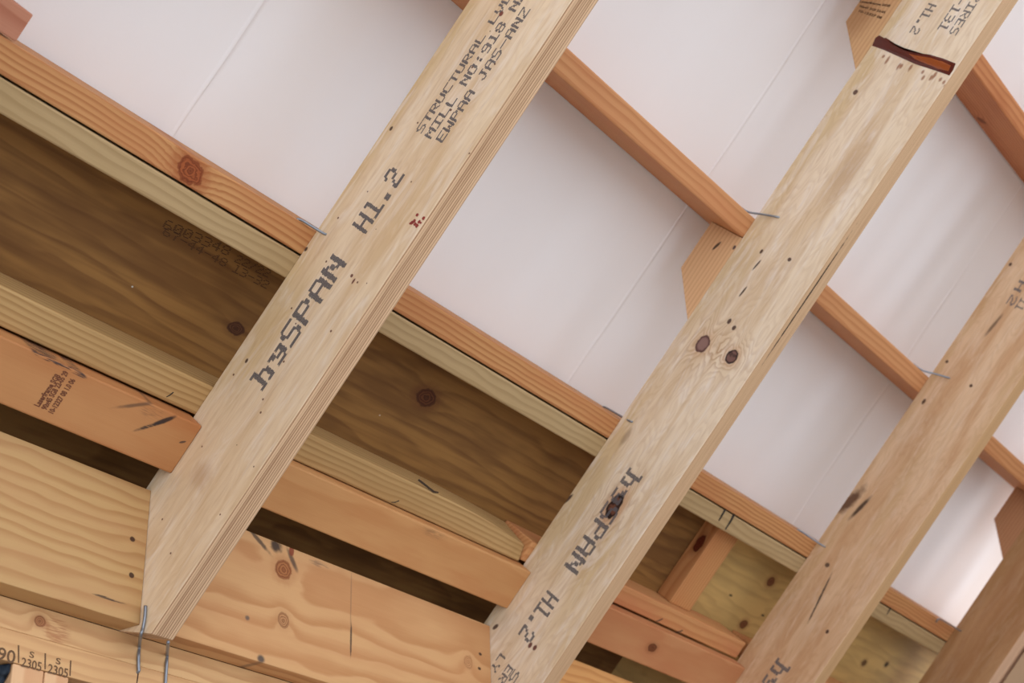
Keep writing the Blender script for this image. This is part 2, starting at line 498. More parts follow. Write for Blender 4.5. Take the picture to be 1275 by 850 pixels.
# gable wall on the right: stops under the last rafter, daylight comes in over it below the underlay
prof = [(.43, -BASE), (.43, -.684), (-2.0, 1.746), (-4.4, -.654), (-4.4, -BASE)]
tag(link('wall_right', prism_bm(prof, 2.79, 2.90, 0), plain('tan_lining', lin((186, 158, 128)), 0.8), (2.79, 0, -BASE), WALL),
    'tan lined gable wall under the last rafter', kind='structure')

# white roofing underlay stretched above the purlins
def underlay():
    bm = bmesh.new()
    nx, nr = 620, 70
    X0, X1, R0, R1 = -1.7, 4.3, 0.0165, 2.45
    seams = (-0.227, 0.880, 1.93)
    def dep(X, r):
        d = 0.0045 * math.sin(X * 10.5 + 0.8 * math.sin(r * 2.3)) + 0.003 * math.sin(X * 23 + r * 1.7 + 1.0)
        d += 0.0022 * math.sin(X * 47 - r * 3.0) * (0.5 + 0.5 * math.sin(r * 4 + X * 3))
        amp = 0.35 + 0.65 * min(1, max(0, (X - 0.3) / 0.6))
        d *= amp
        near = min(abs(r - 0.04), abs(r - 0.524), abs(r - 1.123))
        d = 0.006 * amp + d * min(1.0, 0.25 + near / 0.18)
        for s in seams:
            e = X - s - 0.004 * math.sin(r * 3)
            if 0 <= e < 0.006: d -= 0.0022
            elif -0.03 < e < 0: d -= 0.0012 * (1 + e / 0.03)
        return -0.1425 - max(d, -0.001)
    xs = sorted(set([X0 + (X1 - X0) * i / nx for i in range(nx + 1)] + [s + k * 0.002 for s in seams for k in range(-3, 6)]))
    rows = []
    for j in range(nr + 1):
        r = R0 + (R1 - R0) * j / nr
        rows.append([bm.verts.new((X, r, dep(X, r))) for X in xs])
    for a, b in zip(rows, rows[1:]):
        for i in range(len(xs) - 1): bm.faces.new((a[i], a[i + 1], b[i + 1], b[i]))
    N = NT('white_underlay'); P, c = N.coords()
    n = N.noise(N.vec(N.mul(c[0], 14), N.mul(c[1], 3), 0.0), 1.0, 3)
    f = N.noise(P, 240, 2)
    m = N.done(N.mix(N.mul(n, 0.35), lin((243, 240, 241)), lin((238, 232, 231))), 0.55, f, 0.08, 0.25)
    o = link('ceiling', bm, m, (0, 0.0165, -0.142), smooth=True)
    tag(o, 'white roofing underlay stretched over the purlins', kind='structure')
underlay()

# treated plywood at the eave
def ply(name, x0, x1, mat, label):
    o = link(name, box_bm((x0, -0.90, -0.1025), (x1, 0.0125, -0.0905), 0.0005), mat, (x0, -0.9, -0.0905))
    return tag(o, label, 'plywood')
brown_ply = wood('brown_treated_plywood', (-1.5, -0.9, -0.0905), 0, lin((146, 106, 58)), lin((86, 52, 26)), 34, (-0.45, -0.14), 0.10, 0.42,
    lin((100, 66, 34)), 0.7, (0, 1),
    [kn((294, 409), 'D', -.09, .017, .011, dark=lin((50, 28, 18)), mid=lin((92, 56, 34)), bulge=.010, halo=.3),
     kn((531, 495), 'D', -.09, .026, .017, dark=lin((46, 22, 14)), mid=lin((96, 54, 30)), bulge=.02, halo=.55)],
    [kn((165, 357), 'D', -.09, .0018, .0014, col=lin((190, 190, 180))), kn((473, 517), 'D', -.09, .002, .0016, col=lin((190, 170, 150)))],
    seed=2.0, fiber=1.1, rough=.7, fs=(3.5, 110))
ply('plywood_panel', -1.5, 1.5335, brown_ply, 'dark brown treated plywood panel with two knots at the eave, left of the short upright')
green_ply = wood('green_treated_plywood', (1.5345, -0.9, -0.0905), 0, lin((168, 146, 92)), lin((122, 102, 60)), 30, (-0.35, -0.17), 0.16, 0.28,
    lin((134, 118, 74)), 0.5, (0, 1),
    [kn((960, 724), 'D', -.09, .016, .013, dark=lin((66, 40, 24)), mid=lin((110, 72, 42)), bulge=.012),
     kn((926, 777), 'D', -.09, .016, .012, dark=lin((66, 40, 24)), mid=lin((110, 72, 42)), bulge=.012),
     kn((1076, 825), 'D', -.09, .013, .010, dark=lin((60, 44, 26)), mid=lin((96, 74, 42)), bulge=.01),
     kn((1104, 827), 'D', -.09, .010, .008, dark=lin((44, 34, 22)), mid=lin((70, 56, 34)), bulge=.008)],
    [kn((910, 741), 'D', -.09, .008, .003, col=lin((56, 48, 36))), kn((950, 766), 'D', -.09, .008, .003, col=lin((56, 48, 36)))],
    seed=6.0, fiber=0.4, rough=.7, fs=(4, 90))
ply('plywood_panel', 1.5345, 4.3, green_ply, 'yellow-green treated plywood panel with small dark knots at the eave, right of the short upright')

# ================================================================== rafters
B = onX((189.4, 790.7), 0.0)
POLY = [(-0.85, 0.0), (2.42, 0.0), (2.42, H), (float(B[1]), H), (-0.6152, 0.1372), (-0.6788, 0.0735), (-0.85, 0.0735)]
CREAM = dict(base=lin((232, 206, 174)), tan=lin((216, 184, 146)), yel=lin((208, 174, 122)), pale=lin((236, 218, 200)))
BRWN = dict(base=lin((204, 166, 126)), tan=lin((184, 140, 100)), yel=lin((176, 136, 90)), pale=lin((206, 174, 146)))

def rafter(i, X, label, face, edge, depth=H):
    o = (X, 0.0, 0.0)
    poly = [(a - (H - depth) * (a < 0), depth) if abs(d - H) < 1e-6 else (a, d) for a, d in POLY]
    bm = prism_bm(poly, X, X + T, 0, 0.0016)
    for f in bm.faces:
        f.normal_update(); f.material_index = 0 if abs(f.normal.x) > 0.8 else 1
    r = link('rafter', bm, [face, edge], o)
    return tag(r, label, 'rafter')

def X1s(q, ru, rv, **k): return kn(q, 'X', 0.0, ru, rv, **k)
def X2s(q, ru, rv, **k): return kn(q, 'X', RX[1], ru, rv, **k)
def X3s(q, ru, rv, **k): return kn(q, 'X', RX[2], ru, rv, **k)
def X4s(q, ru, rv, **k): return kn(q, 'X', RX[3], ru, rv, **k)
drk = lin((58, 26, 24))
edge_light, edge_dark = lin((220, 186, 148)), lin((146, 106, 72))
f1 = veneer('rafter_veneer_a', (0, 0, 0), **CREAM, seed=1.0, specks=0.34, figure=.07, spots=[
    X1s((307, 449), .004, .003, col=drk), X1s((381, 310), .004, .003, col=drk), X1s((487, 160), .004, .003, col=drk),
    X1s((624, 17), .0045, .004, col=lin((110, 30, 24))), X1s((440, 350), .005, .002, col=lin((96, 40, 36))),
    X1s((438, 343), .003, .003, col=lin((96, 40, 36))), X1s((640, 150), .03, .018, col=lin((178, 146, 104)), amt=.35, soft=.6),
    X1s((250, 592), .02, .02, col=lin((170, 124, 84)), amt=.4, soft=.7)])
e1 = plies('rafter_edge_a', (0, 0, 0), edge_light, edge_dark, 10, 3.0, contrast=.85)
r1 = rafter(0, RX[0], 'pale laminated rafter with large grey printing and a small red splat, leftmost of the rafters', f1, e1)

f2 = veneer('rafter_veneer_b', (RX[1], 0, 0), **CREAM, seed=5.0, specks=0.45, figure=.13,
    knots=[X2s((875, 428), .019, .0145, swirl=.42, halo=.25, mid=lin((140, 104, 92)), dark=lin((92, 58, 50))),
           X2s((911, 444), .0145, .013, swirl=.42, halo=.35, mid=lin((120, 84, 72)), dark=lin((48, 30, 28)), burn=.6),
           X2s((765, 630), .027, .014, swirl=.4, halo=.6, mid=lin((110, 66, 48)), dark=lin((36, 22, 20)), burn=.8)],
    spots=[X2s((1003, 5), .004, .003, col=drk), X2s((908, 400), .006, .004, col=drk), X2s((914, 408), .005, .004, col=drk),
           X2s((1065, 115), .006, .005, col=lin((70, 34, 28))), X2s((983, 323), .004, .004, col=drk), X2s((948, 313), .005, .003, col=drk),
           X2s((942, 330), .012, .002, col=lin((60, 38, 28)), ang=.15), X2s((925, 363), .012, .002, col=lin((60, 38, 28)), ang=.1),
           X2s((706, 622), .016, .004, col=drk, ang=.3), X2s((660, 803), .006, .004, col=lin((90, 24, 26))), X2s((666, 806), .006, .004, col=lin((90, 24, 26))),
           X2s((617, 780), .008, .004, col=lin((70, 40, 32)), ang=.3), X2s((779, 544), .02, .006, col=lin((136, 108, 84)), amt=.5, soft=.5),
           *[X2s((1100 + 80 * t + 5 * math.sin(t * 37), 70 + 33 * t + 6 * abs(math.sin(t * 51))), .004 + .004 * abs(math.sin(t * 91)), .003, col=lin((140, 84, 54)), wob=1.2, soft=.4, amt=.8) for t in (0, .12, .21, .3, .43, .55, .66, .74, .8, .86, .93, 1)],
           X2s((1056, 215), .07, .02, col=lin((178, 140, 104)), amt=.45, soft=.7)])
e2 = plies('rafter_edge_b', (RX[1], 0, 0), lin((208, 174, 138)), lin((164, 124, 88)), 11, 5.0, contrast=.45, spots=[
    dict(u=float(onX((1010, 375), RX[1] + .012)[1]), v=RX[1] + .014, ru=.14, rv=.0022, col=lin((40, 28, 22)), wob=.9, soft=.3)])
r2 = rafter(1, RX[1], 'pale laminated rafter with two dark eye-like knots and a red-brown glue smear, right of centre', f2, e2)

f3 = veneer('rafter_veneer_c', (RX[2], 0, 0), base=lin((220, 188, 154)), tan=lin((200, 160, 122)), yel=lin((190, 152, 106)), pale=lin((222, 196, 170)),
    seed=9.0, specks=0.25, figure=.14,
    spots=[X3s((1058, 624), .042, .012, col=lin((84, 52, 34)), ang=.25, soft=.55, wob=.9), X3s((1071, 632), .034, .005, col=lin((48, 30, 22)), ang=.2, soft=.5),
           X3s((1030, 703), .006, .006, col=lin((80, 62, 50))), X3s((1021, 744), .062, .0025, col=lin((52, 44, 42)), ang=-.16, wob=.8),
           X3s((1237, 405), .03, .004, col=lin((80, 64, 52)), ang=.1, soft=.5, amt=.7), X3s((1150, 500), .008, .004, col=lin((70, 40, 28))),
           X3s((1179, 450), .004, .004, col=drk), X3s((1209, 480), .004, .004, col=drk), X3s((1258, 329), .005, .004, col=drk),
           X3s((1030, 786), .005, .004, col=drk)])
e3 = plies('rafter_edge_c', (RX[2], 0, 0), lin((204, 170, 124)), lin((176, 138, 92)), 11, 9.0, contrast=.3)
r3 = rafter(2, RX[2], 'pale laminated rafter with a scorched knot and a long dark scratch, third from the left', f3, e3)

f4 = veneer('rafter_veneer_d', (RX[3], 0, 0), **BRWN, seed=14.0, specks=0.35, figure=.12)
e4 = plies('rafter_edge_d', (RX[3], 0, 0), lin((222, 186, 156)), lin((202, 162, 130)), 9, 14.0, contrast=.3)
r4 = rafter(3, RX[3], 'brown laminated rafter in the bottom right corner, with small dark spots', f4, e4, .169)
# pale pine members fixed side by side against its far face
for xa, xb, sd, lb in ((RX[3] + T + .0004, 2.8385, 3.0, 'pale pinkish pine member fixed against the brown corner rafter, left of the dark joint line'),
                       (2.8402, 2.93, 8.0, 'pale pinkish pine member at the very corner, right of the dark joint line')):
    mm = wood('gable_pine_%d' % int(sd), (xa, -.55, .002), 1, lin((226, 186, 152)), lin((202, 152, 118)), 90, (xa - .03, .30), .01, .45, None, 0, (0, 1), seed=sd)
    tag(link('gable_rafter', box_bm((xa, -.55, .002), (xb, 2.42, .169), .0015), mm, (xa, -.55, .002)), lb, 'gable rafter')
rafter(-1, -S, 'laminated rafter left of the photograph, carrying the left purlin ends', f1, e1)

# printed marks on the rafters
def r_ink(parent, X, text, r0, r1, Dbase, Dtop, rows=1, jit=.3, name='printed_lettering', mat=None, slant=0.0, label=None, fill=.8):
    d = 1 if r1 > r0 else -1
    bm = inkjet_bm(text, (X, r0, Dbase), (0, d, 0), (0, 0, 1 if Dtop > Dbase else -1), (-1, 0, 0), abs(r1 - r0), abs(Dtop - Dbase), rows, jit, slant, fill)
    o = link(name, bm, mat or ink, (X, r0, Dbase), parent=parent)
    o['label'] = label or 'grey ink-jet lettering'
    return o
r_ink(r1, RX[0], 'hySPAN', -.188, .046, .107, .065, 3, .35)
r_ink(r1, RX[0], 'H1.2', .101, .209, .105, .065, 3, .35)
r_ink(r1, RX[0], 'STRUCTURAL LVL', .277, .530, .083, .067, 1, .4)
r_ink(r1, RX[0], 'MILL NO:918 NZ', .277, .545, .109, .091, 1, .4)
r_ink(r1, RX[0], 'EWPAA JAS-ANZ -', .281, .560, .136, .118, 1, .4)
r_ink(r2, RX[1], 'hySPAN', -.006, -.238, .086, .126, 3, .35)
r_ink(r2, RX[1], 'H1.2', -.298, -.402, .086, .124, 3, .35)
P0 = onX((1183, 42), RX[1])
r_ink(r2, RX[1], 'EXPIRES', float(P0[1]) + .13, float(P0[1]), .140, .158, 1, .3)
r_ink(r2, RX[1], '28-131', float(P0[1]) + .118, float(P0[1]), .112, .132, 1, .3)
r_ink(r2, RX[1], 'H1.2', float(onX((1160, 5), RX[1])[1]), float(onX((1137, 42), RX[1])[1]), float(onX((1137, 38), RX[1])[2]) - .006, float(onX((1137, 38), RX[1])[2]) + .014, 1, .3)
for q0, t in (((622, 822), 'LY'), ((632, 836), 'ER'), ((640, 842), 'S')):
    p = onX(q0, RX[1]); r_ink(r2, RX[1], t, float(p[1]) + .012, float(p[1]) - .012 * len(t), float(p[2]) - .009, float(p[2]) + .009, 1, .4)
p = onX((978, 826), RX[2]); r_ink(r3, RX[2], 'hySPAN', float(p[1]), float(p[1]) - .24, float(p[2]) - .026, float(p[2]) + .018, 3, .35)
for q0, q1, t in (((1263, 368), (1258, 380), '2'), ((1273, 350), (1266, 362), 'H'), ((1275, 372), (1268, 386), '11')):
    p = onX(q0, RX[2]); q = onX(q1, RX[2]); r_ink(r3, RX[2], t, float(p[1]), float(q[1]), float(p[2]) - .008, float(p[2]) + .012, 1, .3)

# glue smear across the second rafter and small red spots
glue = plain('red_brown_glue', lin((92, 34, 22)), 0.22, 0, 0.6, .5)
amber = plain('amber_glue', lin((150, 76, 34)), 0.2, 0, 0.6, .3)
red = plain('dark_red_glue', lin((140, 48, 40)), 0.4)
outline = [(1086, 57), (1090, 47), (1095, 44), (1097, 48), (1103, 47), (1107, 53), (1115, 58), (1127, 63), (1142, 66), (1158, 68), (1175, 73), (1190, 79), (1187, 87), (1182, 94), (1165, 88), (1140, 80), (1118, 70), (1100, 62)]
o = link('glue_smear', patch_bm([onX(q, RX[1]) for q in outline], (-1, 0, 0), .0003, .0012), glue, tuple(onX((1086, 57), RX[1])), parent=r2)
o['label'] = 'glossy red-brown smear of glue'
inner = [(1128, 66), (1142, 69), (1160, 72), (1174, 77), (1184, 82), (1181, 89), (1168, 86), (1152, 80), (1138, 74)]
o2 = link('amber_streak', patch_bm([onX(q, RX[1]) for q in inner], (-1, 0, 0), .0013, .0006), amber, tuple(onX((1128, 66), RX[1])), parent=o)
o2['label'] = 'amber thin middle of the smear'
def blob(parent, X, q, rad, name='glue_spot', sx=1.0, mat=None):
    c0 = onX(q, X); pts = []
    for k in range(12):
        a = k * math.pi / 6; rr = rad * (0.8 + 0.35 * random.random())
        pts.append((X, c0[1] + rr * sx * math.cos(a), c0[2] + rr * math.sin(a)))
    link(name, patch_bm(pts, (-1, 0, 0), .0004), mat or red, tuple(c0), parent=parent)
for q, rd in (((519.5, 267.5), .0031), ((527.5, 271.5), .003), ((513, 277), .0036), ((516, 275), .003), ((519, 281), .0033), ((522, 276), .0028), ((516.5, 279), .003), ((511, 278), .002), ((524, 277.5), .0018)):
    blob(r1, RX[0], q, rd)

# ================================================================== purlins and nailers
def pur(name, lo, hi, mat, label, cat='purlin', bev=.003):
    return tag(link(name, box_bm(lo, hi, bev), mat, lo), label, cat)
ORG, ORGD = lin((218, 160, 110)), lin((176, 106, 64))
lo = (-1.4, .0153, -.14)
m = wood('orange_pine_a', lo, 0, ORG, ORGD, 135, (-.05, .075), .02, .75, lin((206, 132, 88)), .5, (0, 1),
    [kn((237, 213), 'D', 0, .026, .0165, dark=lin((112, 50, 28)), mid=lin((172, 92, 54)), bulge=.014, halo=.6, ang=-.3, wob=.8)], seed=1.3)
p1 = pur('purlin', lo, (3.9, .0595, 0), m, 'orange pine purlin with one brown knot, along the lower edge of the white underlay')
lo = (-1.4, .5012, -.14)
m = wood('orange_pine_b', lo, 0, lin((206, 146, 102)), lin((178, 110, 70)), 120, (.30, -.30), .012, .6, lin((198, 124, 84)), .4, (0, 1), seed=5.3)
p2 = pur('purlin', lo, (3.9, .546, 0), m, 'orange pine purlin crossing the middle of the white underlay, second up the slope')
lo = (-1.4, 1.1030, -.14)
m = wood('orange_pine_c', lo, 0, lin((204, 140, 94)), lin((168, 98, 60)), 120, (.9, -.30), .016, .6, lin((166, 92, 54)), .5, (0, 2),
    [kn((1222, 150), 'R', 1.103, .014, .011, dark=lin((100, 52, 30)), mid=lin((140, 80, 46)), bulge=.012)], seed=8.8)
p3 = pur('purlin', lo, (3.9, 1.1440, 0), m, 'orange pine purlin with a knot on its side in the upper right corner')
lo = (-1.35, .0622, -.14)
m = wood('pink_pine', lo, 0, lin((216, 150, 122)), lin((184, 108, 82)), 105, (.03, .16), .012, .6, seed=3.3)
bm = box_bm(lo, (-.587, .1065, 0), .002, 12)
for v in bm.verts:                                   # bruised upper corner of the sawn end
    if v.co.y > .10 and v.co.z > -.02: v.co.y -= .0035 * (0.5 + 0.5 * math.sin(v.co.x * 70))
tag(link('purlin_offcut', bm, m, lo), 'short pink pine offcut lapped beside the purlin in the top left corner', 'timber offcut')

GRN, GRND = lin((198, 174, 122)), lin((160, 134, 86))
lo = (-1.4, -.0295, -.09)
m = wood('green_treated_pine_a', lo, 0, GRN, GRND, 125, (-.07, .09), .02, .5, lin((178, 152, 98)), .4, (0, 1), seed=2.2)
n1 = pur('nailing_batten', lo, (3.9, .0123, 0), m, 'pale greenish batten right below the knotty orange purlin, along the upper side of the plywood', 'batten')
lo = (-1.4, -.2905, -.0900)
m = wood('green_treated_pine_b', lo, 0, lin((204, 170, 114)), lin((164, 124, 74)), 110, (-.36, .05), .02, .65, lin((178, 144, 92)), .4, (0, 1),
    spots=[kn((533, 606), 'D', 0, .035, .0025, col=lin((52, 40, 30)), ang=0, wob=1.2)], seed=7.2)
def wane(v):
    x, r, d = v
    if x > .62 and r > -.262:
        t = min(1, (x - .62) / .27)
        r -= t * t * (.004 + .030 * max(0, (d + .09) / .09) * .35) + t * .004
        if d > -.03: d -= .010 * t * t
    return (x, r, d)
n2 = tag(link('nailing_batten', box_bm(lo, (.894, -.2372, 0), .003, 60, wane), m, lo),
    'honey-coloured treated batten with a waney end, along the lower side of the dark brown plywood', 'batten')
lo = (.8965, -.2850, -.09)
m = wood('orange_pine_d', lo, 0, lin((214, 158, 108)), lin((188, 120, 76)), 110, (-.31, .09), .01, .55, lin((204, 128, 92)), .5, (0, 1), seed=4.7)
n3 = pur('nailing_batten', lo, (1.812, -.2400, 0), m, 'short orange batten under the foot of the short upright, between the second and third rafters', 'batten')
lo = (1.875, -.285, -.09)
pur('nailing_batten', lo, (3.9, -.240, 0), m, 'orange batten just showing at the bottom edge, right of the third rafter', 'batten')

# short upright below the joint of the plywood panels
lo = (1.500, -.2395, -.09)
m = wood('pink_pine_stub', lo, 1, lin((218, 160, 122)), lin((184, 116, 80)), 100, (1.40, -.02), .012, .6, lin((206, 134, 100)), .4, (1, 2),
    [dict(u=float(onX((871, 676), 1.5)[1]), v=float(onX((871, 676), 1.5)[2]) , ru=.022, rv=.010, dark=lin((84, 30, 18)), mid=lin((112, 46, 28)), bulge=.006)], seed=3.9)
tag(link('stub_post', box_bm(lo, (1.592, -.0300, -.045), .002), m, lo), 'short pink pine upright with a dark red knot between two battens under the plywood joint', 'timber offcut')

# ================================================================== blocks between the rafters
def nog(x0, x1, r0, r1_, d0, d1, mat, label, tilt=0.0):
    def wp(v):
        return (v[0], v[1], v[2] + tilt * (r1_ - v[1]))
    o = link('blocking', box_bm((x0, r0, d0), (x1, r1_, d1), .003, 1, wp), mat, (x0, r0, d0))
    return tag(o, label, 'blocking')
PNK = lin((212, 150, 104)); PNKD = lin((184, 112, 70))
x0 = -S + T
sp = [kn((52, 440), 'D', .032, .020, .006, col=lin((40, 40, 50)), streak=.5, ang=-.1), kn((72, 451), 'D', .032, .024, .003, col=lin((60, 54, 62)), streak=.5, ang=-.1),
      kn((96, 463), 'D', .032, .018, .004, col=lin((40, 42, 56)), streak=.48, ang=-.1),
      kn((203, 523), 'D', .032, .020, .0042, col=lin((34, 34, 44)), ang=.75, soft=.35), kn((186, 529), 'D', .032, .022, .003, col=lin((60, 52, 56)), ang=.7, soft=.5, streak=.4),
      kn((170, 503), 'D', .032, .030, .003, col=lin((92, 70, 62)), ang=.5, soft=.6, amt=.7), kn((190, 512), 'D', .032, .018, .012, col=lin((110, 76, 66)), soft=.6, amt=.5, streak=.55),
      kn((227, 549), 'D', .032, .006, .002, col=lin((90, 70, 66)), ang=.5)]
m = wood('stamped_pine', (x0, -.384, -.013), 0, PNK, PNKD, 26, (-.34, -.06), .05, .45, lin((200, 122, 76)), .6, (0, 1), spots=sp, seed=6.6)
k1 = nog(x0, -.0005, -.3845, -.2945, -.011, .034, m, 'orange pine blocking with stamped brown print and black scuffs, left of the first rafter')
m = wood('plain_blocking_pine', (T, -.382, -.013), 0, lin((214, 160, 108)), lin((190, 126, 76)), 30, (-.36, -.05), .05, .4, lin((196, 128, 80)), .55, (0, 1),
    spots=[kn((540, 665), 'D', .032, .03, .008, col=lin((130, 96, 70)), soft=.6, amt=.5, streak=.5)], seed=9.1)
k2 = nog(T + .0005, S - .0005, -.3805, -.2920, -.013, .030, m, 'honey-orange pine blocking without print, between the first two rafters')
m = wood('knotty_blocking_pine', (S + T, -.38, -.013), 0, lin((216, 158, 118)), lin((194, 122, 84)), 30, (-.35, -.05), .06, .4, lin((206, 136, 100)), .5, (0, 1),
    [kn((812, 806), 'D', .032, .016, .010, dark=lin((84, 40, 26)), mid=lin((140, 84, 54)), bulge=.02)], seed=2.8)
k3 = nog(S + T + .0005, 2 * S - .0005, -.3800, -.2900, -.013, .032, m, 'pinkish pine blocking with a small knot, between the second and third rafters')
# stamp on the first blocking: three condensed lines read up the slope
def stamp(parent, lines, plane, val, mat, tilt_fix=0.0):
    for text, q0, q1, hgt in lines:
        a = np.array(onD(q0, val)) if plane == 'D' else np.array(onX(q0, val))
        b = np.array(onD(q1, val)) if plane == 'D' else np.array(onX(q1, val))
        du = Vector(b - a); wd = du.length; du.normalize()
        nrm = Vector((0, 0, 1)) if plane == 'D' else Vector((-1, 0, 0))
        dv = nrm.cross(du) if plane == 'D' else nrm.cross(du)
        a = a + np.array(nrm) * tilt_fix
        o = link('printed_stamp', font_bm(text, a, du, dv, nrm, wd, hgt, .04), mat, tuple(a), parent=parent)
        o['label'] = 'condensed brown stamped print'
stamp(k1, [('Laserframe SG8', (48.9, 506.8), (75.7, 467.8), .0105), ('90x45 SG8 22-05 29', (57.9, 510.6), (86.1, 463.5), .0105),
           ('10-12327 08 1.0 06', (66.3, 515.3), (94.6, 473.4), .0105)], 'D', .034, ink_brown)

# ================================================================== purlin cleats standing on the rafters
def cleat(X, rp, mat, label):
    poly = [(rp - .001, 0.0), (rp - .001, -.09), (rp - .114, -.09), (rp - .199, 0.0)]
    return tag(link('purlin_cleat', prism_bm(poly, X + .0004, X + T - .0004, 0, .0015), mat, (X, rp, 0)), label, 'cleat')
def cm(name, X, rp, seed, l, d, spots=()):
    return wood(name, (X, rp, 0), 1, l, d, 110, (X - .02, -.14), .012, .45, None, 0, (1, 2), spots=spots, seed=seed)
c1 = cleat(RX[1], .5012, cm('cleat_pine_a', RX[1], .5012, 1.0, lin((212, 162, 116)), lin((182, 124, 80)),
    [X2s((892, 306), .012, .003, col=lin((50, 34, 28)), ang=.3), X2s((914, 308), .005, .003, col=lin((60, 44, 50)))]),
    'tan wedge-ended cleat on top of the knot-eyed rafter, below the middle purlin')
c2 = cleat(RX[1], 1.1030, cm('cleat_pine_b', RX[1], 1.103, 4.0, lin((204, 158, 112)), lin((176, 122, 80)),
    [X2s((1068, 20), .05, .03, col=lin((140, 92, 56)), amt=.5, soft=.8)]),
    'tan wedge-ended cleat with dark stamped print at the top edge, beside the red-brown glue smear')
c4 = cleat(RX[3], .5012, cm('cleat_pine_c', RX[3], .5012, 7.0, lin((178, 128, 92)), lin((150, 100, 66))),
    'brown wedge-ended cleat at the right edge, on top of the brown corner rafter')
stamp(c2, [('Laserframe SG8', (1070, 3), (1108, 9), .0055), ('90x45 SG8 22-05', (1069.5, 9), (1101.7, 17), .0055),
           ('10-12327 08', (1068.5, 15), (1097, 24), .006)], 'X', RX[1] + .0003, ink_dark)

# ================================================================== wall: blocks, plates, studs
def wbox(name, lo, hi, mat, label, cat, bev=.0012, cuts=0):
    return tag(link(name, box_bm(lo, hi, bev), mat, lo, WALL), label, cat)
def wk(q, ru, rv, y=-.2913, **k): return kn(q, 'y', y, ru, rv, **k)
HNY, HNYD = lin((214, 166, 106)), lin((182, 124, 70))
WB0, WB1 = .2913, .3363
lo = (-S + T, WB0, -.532)
m = wood('honey_pine_wall_a', lo, 0, HNY, HNYD, 52, (.21, -.70), .05, .6, lin((206, 148, 98)), .35, (0, 2), seed=1.7,
    spots=[wk((165, 671), .005, .004, col=lin((60, 30, 24))), wk((164, 716), .005, .004, col=lin((60, 30, 24))), wk((135, 745), .03, .002, col=lin((90, 66, 50)), streak=.45)])
b1 = wbox('wall_blocking', lo, (-.0008, WB1, -.3125), m, 'wide honey pine block on edge at lower left, straight grain, two nail holes', 'blocking')
lo = (T, WB0, -.532)
m = wood('honey_pine_wall_b', lo, 0, lin((216, 164, 108)), lin((182, 118, 66)), 40, (.20, -.36), .06, .6, lin((204, 144, 92)), .4, (0, 2),
    [wk((353, 709), .020, .017, dark=lin((120, 60, 30)), mid=lin((176, 112, 64)), bulge=.02, halo=.3),
     wk((353, 772), .014, .013, dark=lin((128, 78, 44)), mid=lin((196, 140, 90)), bulge=.015),
     wk((583, 824), .014, .014, dark=lin((150, 96, 54)), mid=lin((206, 150, 98)), bulge=.014, eye=.1, rim=.3)],
    [wk((344, 680), .014, .008, col=lin((38, 34, 36)), wob=1.2, soft=.5), wk((322, 672), .03, .004, col=lin((60, 50, 46)), ang=-.5, wob=1., soft=.5, amt=.8),
     wk((364, 697), .020, .005, col=lin((70, 56, 50)), ang=-.9, soft=.5, amt=.8), wk((363, 685), .006, .010, col=lin((140, 60, 36))),
     wk((437, 795), .0025, .030, col=lin((60, 48, 44)), wob=.8, amt=.8), wk((437, 745), .0018, .05, col=lin((120, 92, 72)), amt=.4),
     wk((325, 820), .008, .006, col=lin((80, 70, 64)), soft=.5), wk((308, 769), .005, .004, col=lin((110, 90, 76)), soft=.5), wk((397, 702), .02, .005, col=lin((110, 84, 70)), soft=.6, amt=.6, streak=.5),
     wk((598, 814), .005, .003, col=lin((60, 36, 28))), wk((597, 832), .005, .003, col=lin((60, 36, 28)))], seed=3.1)
b2 = wbox('wall_blocking', lo, (S - .0008, WB1, -.316), m, 'wide honey pine block with knots and a black stain, between the first two rafters', 'blocking')
lo = (S + T, WB0, -.532)
m = wood('honey_pine_wall_c', lo, 0, lin((216, 160, 100)), lin((186, 122, 68)), 60, (.20, -.60), .04, .6, None, 0, (0, 2), seed=8.1)
b3 = wbox('wall_blocking', lo, (2 * S - .0008, WB1, -.3165), m, 'wide honey pine block, only its top showing, right of the knot-eyed rafter', 'blocking')

lo = (-1.6, .3366, -.577)
m = wood('plate_pine_a', lo, 0, lin((220, 174, 116)), lin((188, 134, 82)), 62, (.30, -.50), .05, .6, lin((204, 150, 98)), .3, (0, 2),
    [dict(u=-.150, v=-.553, ru=.010, rv=.008, dark=lin((120, 70, 42)), mid=lin((176, 118, 72)), bulge=.02)],
    [dict(u=-.118, v=-.560, ru=.022, rv=.018, col=lin((170, 106, 66)), streak=.5, soft=.5, amt=.7)], seed=5.5)
pl1 = wbox('top_plate', lo, (3.9, .428, -.5321), m, 'upper pine wall plate directly under the wide blocks', 'wall plate')
lo = (-1.6, .3366, -.622)
m = wood('plate_pine_b', lo, 0, lin((218, 170, 112)), lin((190, 138, 86)), 70, (.29, -.68), .03, .5, lin((206, 152, 100)), .3, (0, 2), seed=7.7)
pl2 = wbox('top_plate', lo, (3.9, .428, -.57705), m, 'lower pine wall plate marked 2305 above the studs', 'wall plate')
lo = (-1.6, .338, -BASE)
wbox('bottom_plate', lo, (3.9, .428, -BASE + .045), m, 'pine plate lying on the floor under the studs', 'wall plate')
stud_m = wood('stud_pine', (-.2, .338, -.7), 2, lin((222, 180, 138)), lin((198, 142, 100)), 190, (-.155, .60), .004, .55, None, 0, (0, 2), seed=2.4)
X_S = [float(ony(q, -.338)[0]) for q in ((16.5, 828), (56, 836), (86, 842))]
wbox('stud', (X_S[0], .338, -BASE + .0455), (X_S[1] - .0012, .428, -.6224), stud_m, 'pale pine stud at the bottom left corner, left one of the pair', 'stud', .002)
wbox('stud', (X_S[1] + .0012, .338, -BASE + .0455), (X_S[2], .428, -.6224), stud_m, 'pale pine stud at the bottom left corner, right one of the pair', 'stud', .002)

